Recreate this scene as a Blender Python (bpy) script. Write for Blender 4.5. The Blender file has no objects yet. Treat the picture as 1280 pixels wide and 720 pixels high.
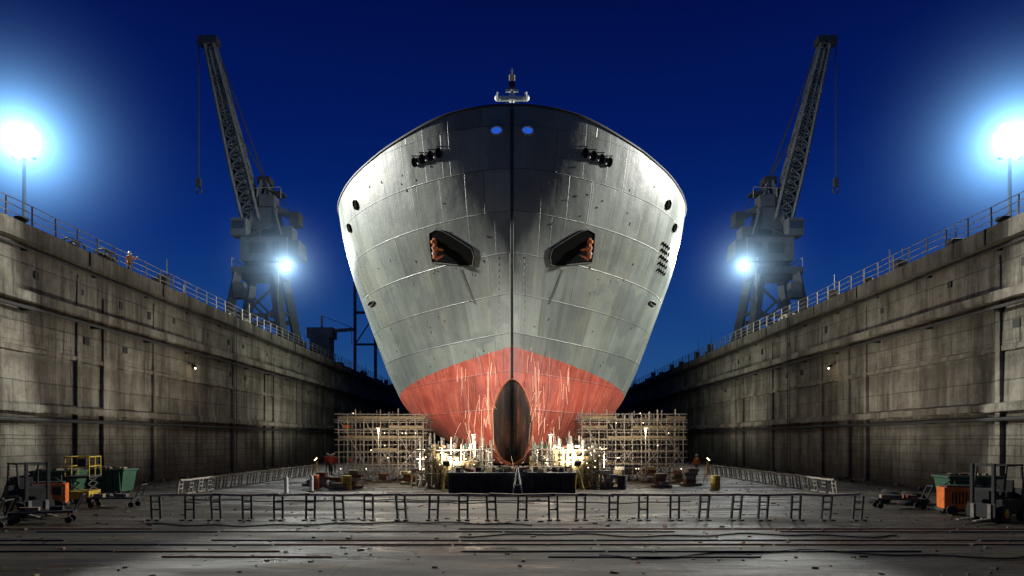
import bpy, bmesh, math, random
from mathutils import Vector, Matrix
from mathutils.bvhtree import BVHTree
random.seed(7)
scene=bpy.context.scene
scene.view_settings.view_transform='Standard'
scene.view_settings.look='None'
scene.view_settings.exposure=0
R=math.radians
# ------------------------------------------------------------------ materials
def newmat(name):
    m=bpy.data.materials.new(name); m.use_nodes=True
    nt=m.node_tree; b=nt.nodes['Principled BSDF']
    return m,nt,b
def N(nt,t,**kw):
    n=nt.nodes.new(t)
    for k,v in kw.items():
        if k.startswith('i_'):
            key=k[2:]
            n.inputs[int(key) if key.isdigit() else key].default_value=v
        else: setattr(n,k,v)
    return n
def ramp(nt,stops,interp='LINEAR'):
    n=nt.nodes.new('ShaderNodeValToRGB'); cr=n.color_ramp; cr.interpolation=interp
    cr.elements[0].position=stops[0][0]; cr.elements[0].color=stops[0][1]
    cr.elements[1].position=stops[-1][0]; cr.elements[1].color=stops[-1][1]
    for p,c in stops[1:-1]:
        e=cr.elements.new(p); e.color=c
    return n
def g(v,a=1): return (v,v,v,a)
def mixc(nt,a,b,fac,mode='MIX'):
    n=nt.nodes.new('ShaderNodeMix'); n.data_type='RGBA'; n.blend_type=mode
    for sock,val in ((n.inputs[0],fac),(n.inputs[6],a),(n.inputs[7],b)):
        if hasattr(val,'is_output'): nt.links.new(val,sock)
        else: sock.default_value=val
    return n.outputs[2]
def math_(nt,op,a,b=None,c=None,clamp=False):
    n=nt.nodes.new('ShaderNodeMath'); n.operation=op; n.use_clamp=clamp
    for i,v in enumerate((a,b,c)):
        if v is None: continue
        if hasattr(v,'is_output'): nt.links.new(v,n.inputs[i])
        else: n.inputs[i].default_value=v
    return n.outputs[0]
def noise(nt,vec,scale,detail=5,rough=.6,mapscale=None):
    if mapscale:
        mp=N(nt,'ShaderNodeMapping'); mp.inputs['Scale'].default_value=mapscale
        nt.links.new(vec,mp.inputs[0]); vec=mp.outputs[0]
    n=N(nt,'ShaderNodeTexNoise',i_Scale=scale,i_Detail=min(detail,6),i_Roughness=rough)
    nt.links.new(vec,n.inputs['Vector']); return n.outputs['Fac']
def bump(nt,b,h,strength=.4,dist=.05):
    n=N(nt,'ShaderNodeBump',i_Strength=strength,i_Distance=dist)
    nt.links.new(h,n.inputs['Height']); nt.links.new(n.outputs[0],b.inputs['Normal'])
def simple(name,col,rough=.6,metal=0,var=.35,scale=3,dirt=(.05,.04,.03),dirtamt=.4):
    m,nt,b=newmat(name); tc=N(nt,'ShaderNodeTexCoord').outputs['Object']
    f=noise(nt,tc,scale,4,.65)
    r=ramp(nt,[(.3,(col[0]*(1-var),col[1]*(1-var),col[2]*(1-var),1)),(.7,(min(1,col[0]*(1+var)),min(1,col[1]*(1+var)),min(1,col[2]*(1+var)),1))])
    nt.links.new(f,r.inputs[0])
    f2=noise(nt,tc,scale*2.3,3,.7); r2=ramp(nt,[(.5,g(0)),(.72,g(dirtamt))]); nt.links.new(f2,r2.inputs[0])
    c=mixc(nt,r.outputs[0],(*dirt,1),r2.outputs[0])
    nt.links.new(c,b.inputs['Base Color'])
    b.inputs['Roughness'].default_value=rough; b.inputs['Metallic'].default_value=metal
    return m
def emis(name,col,strength):
    m,nt,b=newmat(name); b.inputs['Base Color'].default_value=(*col,1)
    b.inputs['Emission Color'].default_value=(*col,1); b.inputs['Emission Strength'].default_value=strength
    m.cycles.emission_sampling='NONE'
    return m
M={}
M['steel']=simple('galvanised_steel',(.27,.25,.215),.6,.1,scale=4,dirt=(.10,.05,.025))
M['crane']=simple('crane_paint',(.075,.083,.088),.75,0,scale=.6,dirt=(.035,.028,.02))
M['dark']=simple('dark_steel',(.025,.025,.026),.7,0)
M['black']=simple('black_paint',(.010,.010,.011),.7)
m_,nt_,b_=newmat('pocket_painted_shade'); b_.inputs['Base Color'].default_value=(.004,.004,.004,1); b_.inputs['Roughness'].default_value=1; b_.inputs['Specular IOR Level'].default_value=.03; M['void']=m_  # near-black colour stands in for the shade inside pockets and openings
M['rust']=simple('rust',(.16,.06,.03),.9,0,.5,5)
M['rustlight']=simple('fresh_rust',(.42,.13,.055),.9,0,.5,6)
M['timber']=simple('timber',(.20,.16,.10),.85,0,.4,6)
M['yellowtimber']=simple('yellow_cribbing',(.22,.18,.085),.85,0,.5,2.5)
M['orange']=simple('orange_paint',(.65,.14,.02),.5)
M['green']=simple('green_paint',(.018,.075,.04),.6)
M['yellow']=simple('yellow_paint',(.5,.33,.03),.55)
M['rubber']=simple('rubber',(.02,.02,.02),.9)
M['white']=simple('white_paint',(.6,.6,.56),.5,0,.15)
M['rope']=simple('rope',(.45,.36,.27),.9,0,.3)
M['glass']=simple('dark_glass',(.015,.02,.03),.2)
M['lampw']=emis('lamp_lens_cool',(.85,.93,1),60)
M['lampy']=emis('lamp_lens_warm',(1,.78,.42),12)
M['bulb']=emis('bulb_warm',(1,.78,.5),6)
M['spark']=emis('spark_glow',(1,.68,.46),1.4)
M['blueglass']=emis('blue_lit_glass',(.03,.15,.8),.55)
M['skin']=simple('skin',(.45,.28,.2),.6,0,.1)
M['redvest']=simple('red_coverall',(.50,.04,.03),.8,0,.2)
M['orangevest']=simple('orange_coverall',(.45,.15,.03),.8,0,.2)
M['trouser']=simple('navy_trousers',(.03,.035,.06),.85,0,.2)
M['helmet']=simple('white_helmet',(.5,.48,.38),.4,0,.05)

def wallmat():
    m,nt,b=newmat('dock_wall_concrete'); tc=N(nt,'ShaderNodeTexCoord').outputs['Object']
    sp=N(nt,'ShaderNodeSeparateXYZ'); nt.links.new(tc,sp.inputs[0])
    cb=N(nt,'ShaderNodeCombineXYZ'); nt.links.new(math_(nt,'ADD',sp.outputs[1],math_(nt,'MULTIPLY',sp.outputs[0],1.37)),cb.inputs[0]); nt.links.new(sp.outputs[2],cb.inputs[1])
    v=cb.outputs[0]
    base=ramp(nt,[(.28,(.09,.080,.062,1)),(.46,(.20,.180,.142,1)),(.58,(.29,.27,.22,1)),(.72,(.40,.38,.32,1))])
    nt.links.new(noise(nt,v,.28,9,.74),base.inputs[0])
    st=ramp(nt,[(.46,g(0)),(.62,g(.85))]); nt.links.new(noise(nt,v,1,7,.72,(.55,.07,1)),st.inputs[0])
    c=mixc(nt,base.outputs[0],(.045,.038,.028,1),st.outputs[0])
    st2=ramp(nt,[(.53,g(0)),(.70,g(.65))]); nt.links.new(noise(nt,v,1,6,.7,(1.5,.12,1)),st2.inputs[0])
    c=mixc(nt,c,(.42,.40,.34,1),st2.outputs[0])
    st4=ramp(nt,[(.56,g(0)),(.67,g(.85))]); nt.links.new(noise(nt,v,1,6,.75,(3.2,.16,1)),st4.inputs[0])
    c=mixc(nt,c,(.030,.026,.019,1),st4.outputs[0])
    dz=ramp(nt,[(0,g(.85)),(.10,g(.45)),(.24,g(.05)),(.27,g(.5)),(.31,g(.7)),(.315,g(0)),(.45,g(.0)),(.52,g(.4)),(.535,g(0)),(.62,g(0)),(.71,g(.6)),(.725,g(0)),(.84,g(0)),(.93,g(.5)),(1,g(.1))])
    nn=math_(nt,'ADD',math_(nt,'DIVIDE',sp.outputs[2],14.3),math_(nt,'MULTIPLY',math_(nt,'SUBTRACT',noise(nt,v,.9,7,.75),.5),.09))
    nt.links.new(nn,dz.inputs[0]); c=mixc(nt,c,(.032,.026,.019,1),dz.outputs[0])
    rs=ramp(nt,[(.62,g(0)),(.76,g(.55))]); nt.links.new(noise(nt,v,2,5,.7,(1.2,.25,1)),rs.inputs[0])
    c=mixc(nt,c,(.17,.09,.045,1),rs.outputs[0])
    wob=N(nt,'ShaderNodeVectorMath',operation='MULTIPLY_ADD'); 
    nz=N(nt,'ShaderNodeTexNoise',i_Scale=.8,i_Detail=3); nt.links.new(v,nz.inputs['Vector'])
    nt.links.new(nz.outputs['Color'],wob.inputs[0]); wob.inputs[1].default_value=(.14,.10,0); nt.links.new(v,wob.inputs[2])
    def brick(w,r,ms,mo):
        br=N(nt,'ShaderNodeTexBrick',i_Scale=1.0); br.inputs['Brick Width'].default_value=w; br.inputs['Row Height'].default_value=r
        br.inputs['Mortar Size'].default_value=ms; br.inputs['Mortar Smooth'].default_value=.6
        br.inputs['Color1'].default_value=g(.8); br.inputs['Color2'].default_value=g(1.1); br.inputs['Mortar'].default_value=g(mo)
        nt.links.new(wob.outputs[0],br.inputs['Vector']); return br
    big=brick(9.3,3.1,.035,.45); sml=brick(1.7,.55,.03,.5)
    msk=ramp(nt,[(.28,g(.7)),(.33,g(0)),(.53,g(0)),(.56,g(.35)),(.70,g(.35)),(.73,g(0))]); nt.links.new(math_(nt,'DIVIDE',sp.outputs[2],14.3),msk.inputs[0])
    c=mixc(nt,c,big.outputs['Color'],.7,'MULTIPLY')
    c=mixc(nt,c,sml.outputs['Color'],msk.outputs[0],'MULTIPLY')
    nt.links.new(c,b.inputs['Base Color']); b.inputs['Roughness'].default_value=.9
    h=math_(nt,'SUBTRACT',noise(nt,v,1.6,9,.78),math_(nt,'MULTIPLY',math_(nt,'ADD',big.outputs['Fac'],math_(nt,'MULTIPLY',sml.outputs['Fac'],msk.outputs[0])),.4))
    bump(nt,b,h,.9,.16); return m
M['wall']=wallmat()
def floormat():
    m,nt,b=newmat('dock_floor_concrete'); tc=N(nt,'ShaderNodeTexCoord').outputs['Object']
    base=ramp(nt,[(.3,(.024,.018,.012,1)),(.5,(.066,.051,.036,1)),(.7,(.145,.117,.083,1))])
    nt.links.new(noise(nt,tc,.22,10,.76,(.6,1.7,1)),base.inputs[0])
    st=ramp(nt,[(.43,g(0)),(.60,g(.88))]); nt.links.new(noise(nt,tc,1,8,.74,(.12,1.2,1)),st.inputs[0])
    c=mixc(nt,base.outputs[0],(.014,.011,.008,1),st.outputs[0])
    sp=ramp(nt,[(.58,g(0)),(.7,g(.55))]); nt.links.new(noise(nt,tc,2.5,8,.82),sp.inputs[0])
    c=mixc(nt,c,(.17,.14,.10,1),sp.outputs[0])
    br=N(nt,'ShaderNodeTexBrick',i_Scale=1.0); br.inputs['Brick Width'].default_value=8; br.inputs['Row Height'].default_value=3.4
    br.inputs['Mortar Size'].default_value=.04; br.inputs['Mortar Smooth'].default_value=.5
    br.inputs['Color1'].default_value=g(.85); br.inputs['Color2'].default_value=g(1.1); br.inputs['Mortar'].default_value=g(.35)
    nt.links.new(tc,br.inputs['Vector']); c=mixc(nt,c,br.outputs['Color'],.6,'MULTIPLY')
    nt.links.new(c,b.inputs['Base Color'])
    rr=ramp(nt,[(.38,g(.25)),(.58,g(.8))]); nt.links.new(noise(nt,tc,.3,6,.6,(.4,1.5,1)),rr.inputs[0])
    nt.links.new(rr.outputs[0],b.inputs['Roughness'])
    bump(nt,b,noise(nt,tc,1.6,10,.8,(.5,1.4,1)),1,.16); return m
M['floor']=floormat()
M['quay']=simple('quay_concrete',(.16,.15,.13),.9,0,.4,.4)
def hullmat():
    m,nt,b=newmat('hull_paint'); tcn=N(nt,'ShaderNodeTexCoord'); tc=tcn.outputs['Object']; uv=tcn.outputs['UV']
    sp=N(nt,'ShaderNodeSeparateXYZ'); nt.links.new(tc,sp.inputs[0])
    base=ramp(nt,[(.25,(.092,.109,.100,1)),(.5,(.140,.160,.146,1)),(.75,(.195,.215,.190,1))])
    nt.links.new(noise(nt,tc,.16,9,.68),base.inputs[0])
    def brick(w,r,c1,c2,mo,ms):
        br=N(nt,'ShaderNodeTexBrick',i_Scale=1.0); br.inputs['Brick Width'].default_value=w; br.inputs['Row Height'].default_value=r
        br.inputs['Mortar Size'].default_value=ms; br.inputs['Mortar Smooth'].default_value=.4
        br.inputs['Color1'].default_value=g(c1); br.inputs['Color2'].default_value=g(c2); br.inputs['Mortar'].default_value=g(mo)
        nt.links.new(uv,br.inputs['Vector']); return br
    br=brick(6.1,2.6,.66,1.22,.5,.04); br2=brick(2.1,5.2,.88,1.08,.7,.025)
    grey=mixc(nt,base.outputs[0],br.outputs['Color'],.85,'MULTIPLY')
    grey=mixc(nt,grey,br2.outputs['Color'],.8,'MULTIPLY')
    st=ramp(nt,[(.50,g(0)),(.72,g(.42))]); nt.links.new(noise(nt,uv,1,7,.66,(1.1,.10,1)),st.inputs[0])
    grey=mixc(nt,grey,(.24,.23,.15,1),st.outputs[0])
    st3=ramp(nt,[(.56,g(0)),(.71,g(.4))]); nt.links.new(noise(nt,uv,1,7,.74,(2.0,.22,1)),st3.inputs[0])
    grey=mixc(nt,grey,(.055,.062,.058,1),st3.outputs[0])
    pt=ramp(nt,[(.56,g(0)),(.59,g(.5))]); nt.links.new(noise(nt,uv,.23,3,.5,(1,1.4,1)),pt.inputs[0])
    grey=mixc(nt,grey,(.085,.10,.098,1),pt.outputs[0])
    rr_=ramp(nt,[(.68,g(0)),(.78,g(.35))]); nt.links.new(noise(nt,uv,1,7,.8,(1.9,.4,1)),rr_.inputs[0])
    grey=mixc(nt,grey,(.14,.085,.05,1),rr_.outputs[0])
    sc=ramp(nt,[(.66,g(0)),(.72,g(.5))]); nt.links.new(noise(nt,tc,1.6,9,.84),sc.inputs[0])
    grey=mixc(nt,grey,(.36,.34,.27,1),sc.outputs[0])
    red=ramp(nt,[(.3,(.19,.024,.014,1)),(.55,(.38,.060,.034,1)),(.75,(.52,.14,.09,1))])
    nt.links.new(noise(nt,tc,.5,9,.76),red.inputs[0])
    rc=mixc(nt,red.outputs[0],br.outputs['Color'],.7,'MULTIPLY')
    rst=ramp(nt,[(.5,g(0)),(.66,g(.55))]); nt.links.new(noise(nt,uv,1,7,.8,(2.6,.13,1)),rst.inputs[0])
    rc=mixc(nt,rc,(.56,.25,.17,1),rst.outputs[0])
    nzl=noise(nt,tc,1.5,4,.6)
    line=math_(nt,'SUBTRACT',13.62,math_(nt,'ADD',sp.outputs[2],math_(nt,'MULTIPLY',sp.outputs[1],.09)))
    edge=math_(nt,'MULTIPLY_ADD',math_(nt,'ADD',line,math_(nt,'MULTIPLY',nzl,.1)),14,.5,clamp=True)
    c=mixc(nt,grey,rc,edge)
    nt.links.new(c,b.inputs['Base Color']); 
    rg=ramp(nt,[(.35,g(.36)),(.65,g(.6))]); nt.links.new(noise(nt,uv,1,5,.6,(.9,.12,1)),rg.inputs[0]); nt.links.new(rg.outputs[0],b.inputs['Roughness'])
    h=math_(nt,'ADD',math_(nt,'MULTIPLY',math_(nt,'ADD',br.outputs['Fac'],br2.outputs['Fac']),.3),math_(nt,'ADD',noise(nt,tc,.42,4,.5),math_(nt,'MULTIPLY',noise(nt,uv,1,3,.5,(.8,.15,1)),.4)))
    bump(nt,b,h,.5,.12); return m
M['hull']=hullmat()
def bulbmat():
    m,nt,b=newmat('bulb_scratched_painted_shade'); tc=N(nt,'ShaderNodeTexCoord').outputs['Object']
    r=ramp(nt,[(.4,(.005,.003,.003,1)),(.56,(.020,.008,.005,1)),(.68,(.12,.038,.02,1))])  # near-black base colour paints in the bulb's shadowed front; brown streaks are scratches
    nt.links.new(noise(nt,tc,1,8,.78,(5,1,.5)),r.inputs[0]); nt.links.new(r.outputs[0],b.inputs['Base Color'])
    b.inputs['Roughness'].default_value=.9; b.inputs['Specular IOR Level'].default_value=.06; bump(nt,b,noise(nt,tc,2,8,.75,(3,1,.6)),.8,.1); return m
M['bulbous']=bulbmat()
# ------------------------------------------------------------------ mesh builder
class MB:
    def __init__(s): s.v=[];s.f=[];s.m=[];s.mats=[]
    def mi(s,k):
        if k not in s.mats: s.mats.append(k)
        return s.mats.index(k)
    def tube(s,p,q,r,k,n=6,r2=None,cap=True):
        p=Vector(p);q=Vector(q);d=q-p
        if d.length<1e-6: return
        z=d.normalized(); a=z.orthogonal().normalized(); bb=z.cross(a); r2=r if r2 is None else r2
        i0=len(s.v); mi=s.mi(k)
        for i in range(n):
            t=2*math.pi*i/n; o=a*math.cos(t)+bb*math.sin(t)
            s.v.append(p+o*r); s.v.append(q+o*r2)
        for i in range(n):
            j=(i+1)%n
            s.f.append((i0+2*i,i0+2*j,i0+2*j+1,i0+2*i+1)); s.m.append(mi)
        if cap:
            s.f.append(tuple(i0+2*i for i in range(n-1,-1,-1))); s.m.append(mi)
            s.f.append(tuple(i0+2*i+1 for i in range(n))); s.m.append(mi)
    def path(s,pts,r,k,n=6):
        for a,b in zip(pts,pts[1:]): s.tube(a,b,r,k,n)
    def box(s,c,sz,k,rot=None,taper=1.0):
        c=Vector(c); mi=s.mi(k); i0=len(s.v); hx,hy,hz=sz[0]/2,sz[1]/2,sz[2]/2
        for z in (-1,1):
            t=taper if z>0 else 1
            for x,y in ((-1,-1),(1,-1),(1,1),(-1,1)):
                o=Vector((x*hx*t,y*hy*t,z*hz))
                if rot is not None: o=rot@o
                s.v.append(c+o)
        for f in ((3,2,1,0),(4,5,6,7),(0,1,5,4),(1,2,6,5),(2,3,7,6),(3,0,4,7)):
            s.f.append(tuple(i0+i for i in f)); s.m.append(mi)
    def beam(s,p,q,w,h,k):
        p=Vector(p);q=Vector(q);d=q-p
        rot=d.to_track_quat('Z','Y').to_matrix()
        s.box((p+q)/2,(w,h,d.length),k,rot)
    def sphere(s,c,r,k,n=8,m=6,sc=(1,1,1)):
        c=Vector(c); mi=s.mi(k); i0=len(s.v)
        for j in range(1,m):
            ph=math.pi*j/m
            for i in range(n):
                th=2*math.pi*i/n
                s.v.append(c+Vector((r*sc[0]*math.sin(ph)*math.cos(th),r*sc[1]*math.sin(ph)*math.sin(th),r*sc[2]*math.cos(ph))))
        s.v.append(c+Vector((0,0,r*sc[2]))); s.v.append(c-Vector((0,0,r*sc[2])))
        t=i0+(m-1)*n; bt=t+1
        for j in range(m-2):
            for i in range(n):
                a=i0+j*n+i;b=i0+j*n+(i+1)%n
                s.f.append((a,a+n,b+n,b)); s.m.append(mi)
        for i in range(n):
            s.f.append((t,i0+i,i0+(i+1)%n)); s.m.append(mi)
            s.f.append((bt,i0+(m-2)*n+(i+1)%n,i0+(m-2)*n+i)); s.m.append(mi)
    def torus(s,c,axis,R0,r,k,n=16,m=6):
        c=Vector(c);z=Vector(axis).normalized();a=z.orthogonal().normalized();b=z.cross(a)
        pts=[c+(a*math.cos(2*math.pi*i/n)+b*math.sin(2*math.pi*i/n))*R0 for i in range(n+1)]
        mi=s.mi(k);i0=len(s.v)
        for i in range(n):
            o=(pts[i]-c).normalized()
            for j in range(m):
                t=2*math.pi*j/m; s.v.append(pts[i]+(o*math.cos(t)+z*math.sin(t))*r)
        for i in range(n):
            for j in range(m):
                s.f.append((i0+i*m+j,i0+((i+1)%n)*m+j,i0+((i+1)%n)*m+(j+1)%m,i0+i*m+(j+1)%m)); s.m.append(mi)
    def obj(s,name,parent=None,smooth=False,bevel=0,loc=None):
        me=bpy.data.meshes.new(name); me.from_pydata([tuple(v) for v in s.v],[],s.f)
        for k in s.mats: me.materials.append(M[k])
        me.polygons.foreach_set('material_index',s.m)
        if smooth: me.polygons.foreach_set('use_smooth',[True]*len(s.f))
        me.update(); o=bpy.data.objects.new(name,me); scene.collection.objects.link(o)
        if parent: o.parent=parent
        if loc: o.location=loc
        if bevel:
            md=o.modifiers.new('Bevel','BEVEL'); md.width=bevel; md.segments=2; md.limit_method='ANGLE'
        return o
def empty(name,loc=(0,0,0),rot=0,scale=1):
    o=bpy.data.objects.new(name,None); o.empty_display_size=.3; o.location=loc; o.rotation_euler=(0,0,rot)
    o.scale=(scale,)*3 if not isinstance(scale,tuple) else scale
    scene.collection.objects.link(o); return o
# ------------------------------------------------------------------ setting
WX=26; WZ=14.3
b=MB(); i=b.mi('floor')
b.v=[(-600,-60,0),(600,-60,0),(600,900,0),(-600,900,0)]; b.f=[(0,1,2,3)]; b.m=[0]
b.obj('dock_floor')
def wall(sx):
    root=empty('dock_wall')
    prof=[(0,0),(0,4.4),(.0,4.5),(.4,4.5),(.4,4.9),(.05,5.05),(.05,7.6),(-.0,7.7),(.2,7.7),(.2,7.95),(.12,8.0),(.12,10.3),(.7,10.3),(.7,10.8),(.18,10.95),(.18,13.4),(.65,13.4),(.65,14.3),(-4,14.3)]
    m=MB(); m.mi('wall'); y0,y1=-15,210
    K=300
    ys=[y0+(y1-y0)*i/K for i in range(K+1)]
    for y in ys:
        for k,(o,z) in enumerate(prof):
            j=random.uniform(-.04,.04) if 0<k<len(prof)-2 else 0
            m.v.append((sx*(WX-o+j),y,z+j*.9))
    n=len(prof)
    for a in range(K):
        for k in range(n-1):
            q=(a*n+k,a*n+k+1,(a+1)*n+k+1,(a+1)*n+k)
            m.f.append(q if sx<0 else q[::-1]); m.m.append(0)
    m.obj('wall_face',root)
    d=MB()
    y=-8
    while y<205:
        d.box((sx*(WX-.1),y,6.4),(.30,.35,12.7),'wall'); 
        d.box((sx*(WX-.66),y+.35,13.85),(.10,.07,.86),'black')
        if random.random()<.4: d.box((sx*(WX-.16),y+3.2,6.0),(.2,1.6,11.7),'wall')
        y+=random.uniform(7,14)
    for z,r,o in ((9.95,.10,.62),(4.1,.11,.35),(13.1,.07,.4)):
        yy=-12
        while yy<205:
            d.tube((sx*(WX-o),yy,z+random.uniform(-.02,.02)),(sx*(WX-o),yy+6.05,z+random.uniform(-.02,.02)),r,'dark',8)
            d.box((sx*(WX-o/2),yy,z),(o+.1,.1,.25),'dark'); yy+=6
    y=0
    while y<200:
        if random.random()<.7: d.box((sx*(WX-.2),y,12.0+random.uniform(-.2,.2)),(.08,.35,random.uniform(.3,.6)),'dark')
        if random.random()<.3: d.box((sx*(WX-.12),y+.6,9.0),(.1,.5,.4),'black')
        y+=random.uniform(2.6,4.4)
    for y in (31,62,97,140):
        for dy in (-.25,.25): d.tube((sx*(WX-.86),y+dy,.1),(sx*(WX-.86),y+dy,15.2),.03,'dark')
        for k in range(46): d.tube((sx*(WX-.86),y-.25,.4+k*.32),(sx*(WX-.86),y+.25,.4+k*.32),.02,'dark',5)
    for y in range(20,200,14):
        d.tube((sx*(WX+.6),y+3,14.3),(sx*(WX+.6),y+3,14.9),.22,'dark',10); d.tube((sx*(WX+.6),y+3,14.9),(sx*(WX+.6),y+3,15.05),.34,'dark',10)
    d.obj('wall_fittings',root)
    return root
wall(-1); wall(1)
for sx in (-1,1):
    m=MB(); m.box((sx*(WX+2+200),320,WZ/2-.01),(400,720,WZ-.02),'quay'); m.obj('quay_ground')
m=MB(); m.box((0,214,6.8),(60,5,13.6),'wall')
for x in range(-24,25,4): m.box((x,211.2,6.8),(.5,.7,13.4),'wall')
m.obj('dock_gate')
def railing(sx):
    m=MB(); x=sx*(WX-.35)
    y=8
    while y<205:
        m.tube((x,y,14.3),(x+random.uniform(-.03,.03),y+random.uniform(-.04,.04),15.45),.045,'steel',6)
        m.box((x,y,14.33),(.16,.16,.05),'dark')
        for z in (14.7,15.08,15.45):
            s=random.uniform(-.025,.025)
            m.tube((x,y,z+s),(x,y+1.9,z-s),.026,'steel',5)
        y+=1.9
    return m.obj('guard_railing')
railing(-1); railing(1)
for sx in (-1,1):
    for y in list(range(40,200,7)):
        xx=sx*(WX+random.uniform(.3,2.2)); yy=y+random.uniform(-3,3)
        m=MB(); h=random.uniform(.7,1.7)
        if random.random()<.8:
            m.box((0,0,h/2),(.7,.6,h),'crane'); m.box((0,-.31,h*.55),(.5,.03,h*.6),'dark'); m.box((0,0,h+.04),(.8,.7,.06),'dark')
            m.tube((.2,.1,h),(.2,.1,h+random.uniform(.5,2.2)),.04,'steel'); m.obj('electrical_cabinet',bevel=.02,loc=(xx,yy,WZ))
        else:
            m.torus((0,-.35,.66),(0,1,0),.6,.06,'timber',18); m.torus((0,.35,.66),(0,1,0),.6,.06,'timber',18)
            m.tube((0,-.35,.66),(0,.35,.66),.4,'black',14)
            for k in range(6):
                a=k*math.pi/3
                for yy2 in(-.35,.35): m.tube((0,yy2,.66),(.6*math.cos(a),yy2,.66+.6*math.sin(a)),.04,'timber')
            m.obj('cable_drum',loc=(xx,yy,WZ))
# ------------------------------------------------------------------ ship
def interp(tab,x):
    if x<=tab[0][0]: return tab[0][1]
    for (a,va),(c,vc) in zip(tab,tab[1:]):
        if x<=c:
            t=(x-a)/(c-a); return va+(vc-va)*t
    return tab[-1][1]
def sm(tab,x,w=.9):
    return sum(interp(tab,x+d*w) for d in(-1,-.5,0,.5,1))/5
tB=[(1.2,2.6),(1.6,4.2),(3.2,7.2),(4.7,9.7),(6.8,11.5),(9.6,12.6),(13.8,13.6),(17.8,14.6),(20.9,15.1),(23.3,15.25),(26,15.25)]
tD=[(1.2,66),(3.2,70),(6.8,72),(9.6,70),(13.8,66),(17.8,63),(20.9,61.5),(23.3,60.5),(26,60)]
tS=[(1.2,47.5),(5,47.2),(9.3,47),(14,46.2),(19,45.1),(24.4,44),(26,43.8)]
tp=[(1.2,1.5),(9,1.45),(14,1.55),(19,1.65),(24.4,1.65),(26,1.65)]
tq=[(1.2,1.0),(9,1.0),(12,1.02),(16,1.2),(20,1.5),(24.4,1.8),(26,1.8)]
tZ=[(0,24.55),(.8,24.5),(3,23.85),(6,23.35),(11,22.9),(16,22.7),(24,22.4),(140,21.8)]
ZK=1.2
def halfb(s,z):
    B=sm(tB,z,.6); L=sm(tD,z)-sm(tS,z); t=min(max(s/L,0),1)
    w=B*(1-(1-t)**sm(tp,z))**(1/sm(tq,z))
    if s>L: w+= min((s-L)*.06, 15.3-B if B<15.3 else 0)
    if s>105: w*=1-.25*((s-105)/25)**2
    return w
LS=130
NU=150; NV=64
def hp(u,v,side):
    s=LS*(u**2.6); zd=sm(tZ,s,.6)
    z=ZK+(zd-ZK)*(v**1.0)
    return Vector((side*halfb(s,z),sm(tS,z)+s,z)),s
ship=empty('cargo_ship')
me=bpy.data.meshes.new('hull'); V=[];F=[];UV=[]
for side in (-1,1):
    base=len(V); acc=[0]*(NV+1); prv=[None]*(NV+1)
    for i in range(NU+1):
        for j in range(NV+1):
            p,s=hp(i/NU,j/NV,side)
            if i==0: p.x=side*.10
            if prv[j] is not None: acc[j]+=math.hypot(p.x-prv[j].x,(p.y-prv[j].y))
            prv[j]=p
            V.append(p); UV.append((acc[j]+ (40.7 if side<0 else 0),p.z))
    for i in range(NU):
        for j in range(NV):
            a=base+i*(NV+1)+j; q=(a,a+NV+1,a+NV+2,a+1)
            F.append(q if side>0 else q[::-1])
n1=(NU+1)*(NV+1)
for j in range(NV): F.append((j,n1+j,n1+j+1,j+1))
for j in range(NV):
    a=NU*(NV+1)+j; F.append((a+1,n1+a+1,n1+a,a))
for i in range(NU):
    a=i*(NV+1); c=(i+1)*(NV+1); F.append((a,c,n1+c,n1+a))
me.from_pydata([tuple(v) for v in V],[],F); me.materials.append(M['hull'])
uvl=me.uv_layers.new(name='UVMap')
for l in me.loops: uvl.data[l.index].uv=UV[l.vertex_index]
me.polygons.foreach_set('use_smooth',[True]*len(F)); me.update()
hull=bpy.data.objects.new('hull',me); scene.collection.objects.link(hull); hull.parent=ship
bvh=BVHTree.FromPolygons([tuple(v) for v in V],F)
def onhull(x,z):
    loc,nrm,idx,d=bvh.ray_cast(Vector((x,20,z)),Vector((0,1,0)))
    if loc is None: return Vector((x,60,z)),Vector((0,-1,0))
    if nrm.y>0: nrm=-nrm
    return loc,nrm
d=MB(); d.mi('green')
for i in range(NU+1):
    s=LS*((i/NU)**2.6); z=sm(tZ,s,.6)-1.3; w=max(.05,halfb(s,z)-.05); y=sm(tS,z)+s
    d.v+= [(-w,y,z),(w,y,z)]
for i in range(NU): d.f.append((2*i,2*i+1,2*i+3,2*i+2)); d.m.append(0)
d.obj('deck',ship)
c=MB()
for side in(-1,1):
    pts=[hp(i/NU,1,side)[0]+Vector((0,0,.05)) for i in range(NU+1)]
    c.path(pts,.10,'dark',6)
c.obj('cap_rail',ship)
st=MB(); pts=[]
for k in range(30):
    z=5+ (24.3-5)*k/29; pts.append(Vector((0,sm(tS,z)-.03,z)))
st.path(pts,.10,'black',8); st.obj('stem_bar',ship)
s=MB()
s.box((0,140,25),(24,18,9),'white'); s.box((0,141,31.5),(22,14,4),'white'); s.box((0,140,35),(26,10,3),'white'); s.box((0,134.9,35.2),(24,.1,1.2),'glass')
for zz in(23.5,26.5,31.5):
    for x in range(-9,10,3): s.box((x,130.95 if zz<30 else 133.95,zz),(.8,.1,.8),'glass')
s.box((0,148,38),(5,6,8),'dark'); s.obj('superstructure',ship)
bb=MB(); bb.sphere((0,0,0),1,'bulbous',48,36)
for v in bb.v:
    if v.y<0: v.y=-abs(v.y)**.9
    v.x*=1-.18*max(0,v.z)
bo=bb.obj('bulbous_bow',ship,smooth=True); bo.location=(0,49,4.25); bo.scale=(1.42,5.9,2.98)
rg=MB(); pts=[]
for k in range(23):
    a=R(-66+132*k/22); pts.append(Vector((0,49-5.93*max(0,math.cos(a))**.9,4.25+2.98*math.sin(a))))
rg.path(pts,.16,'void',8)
ring=[]
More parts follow.
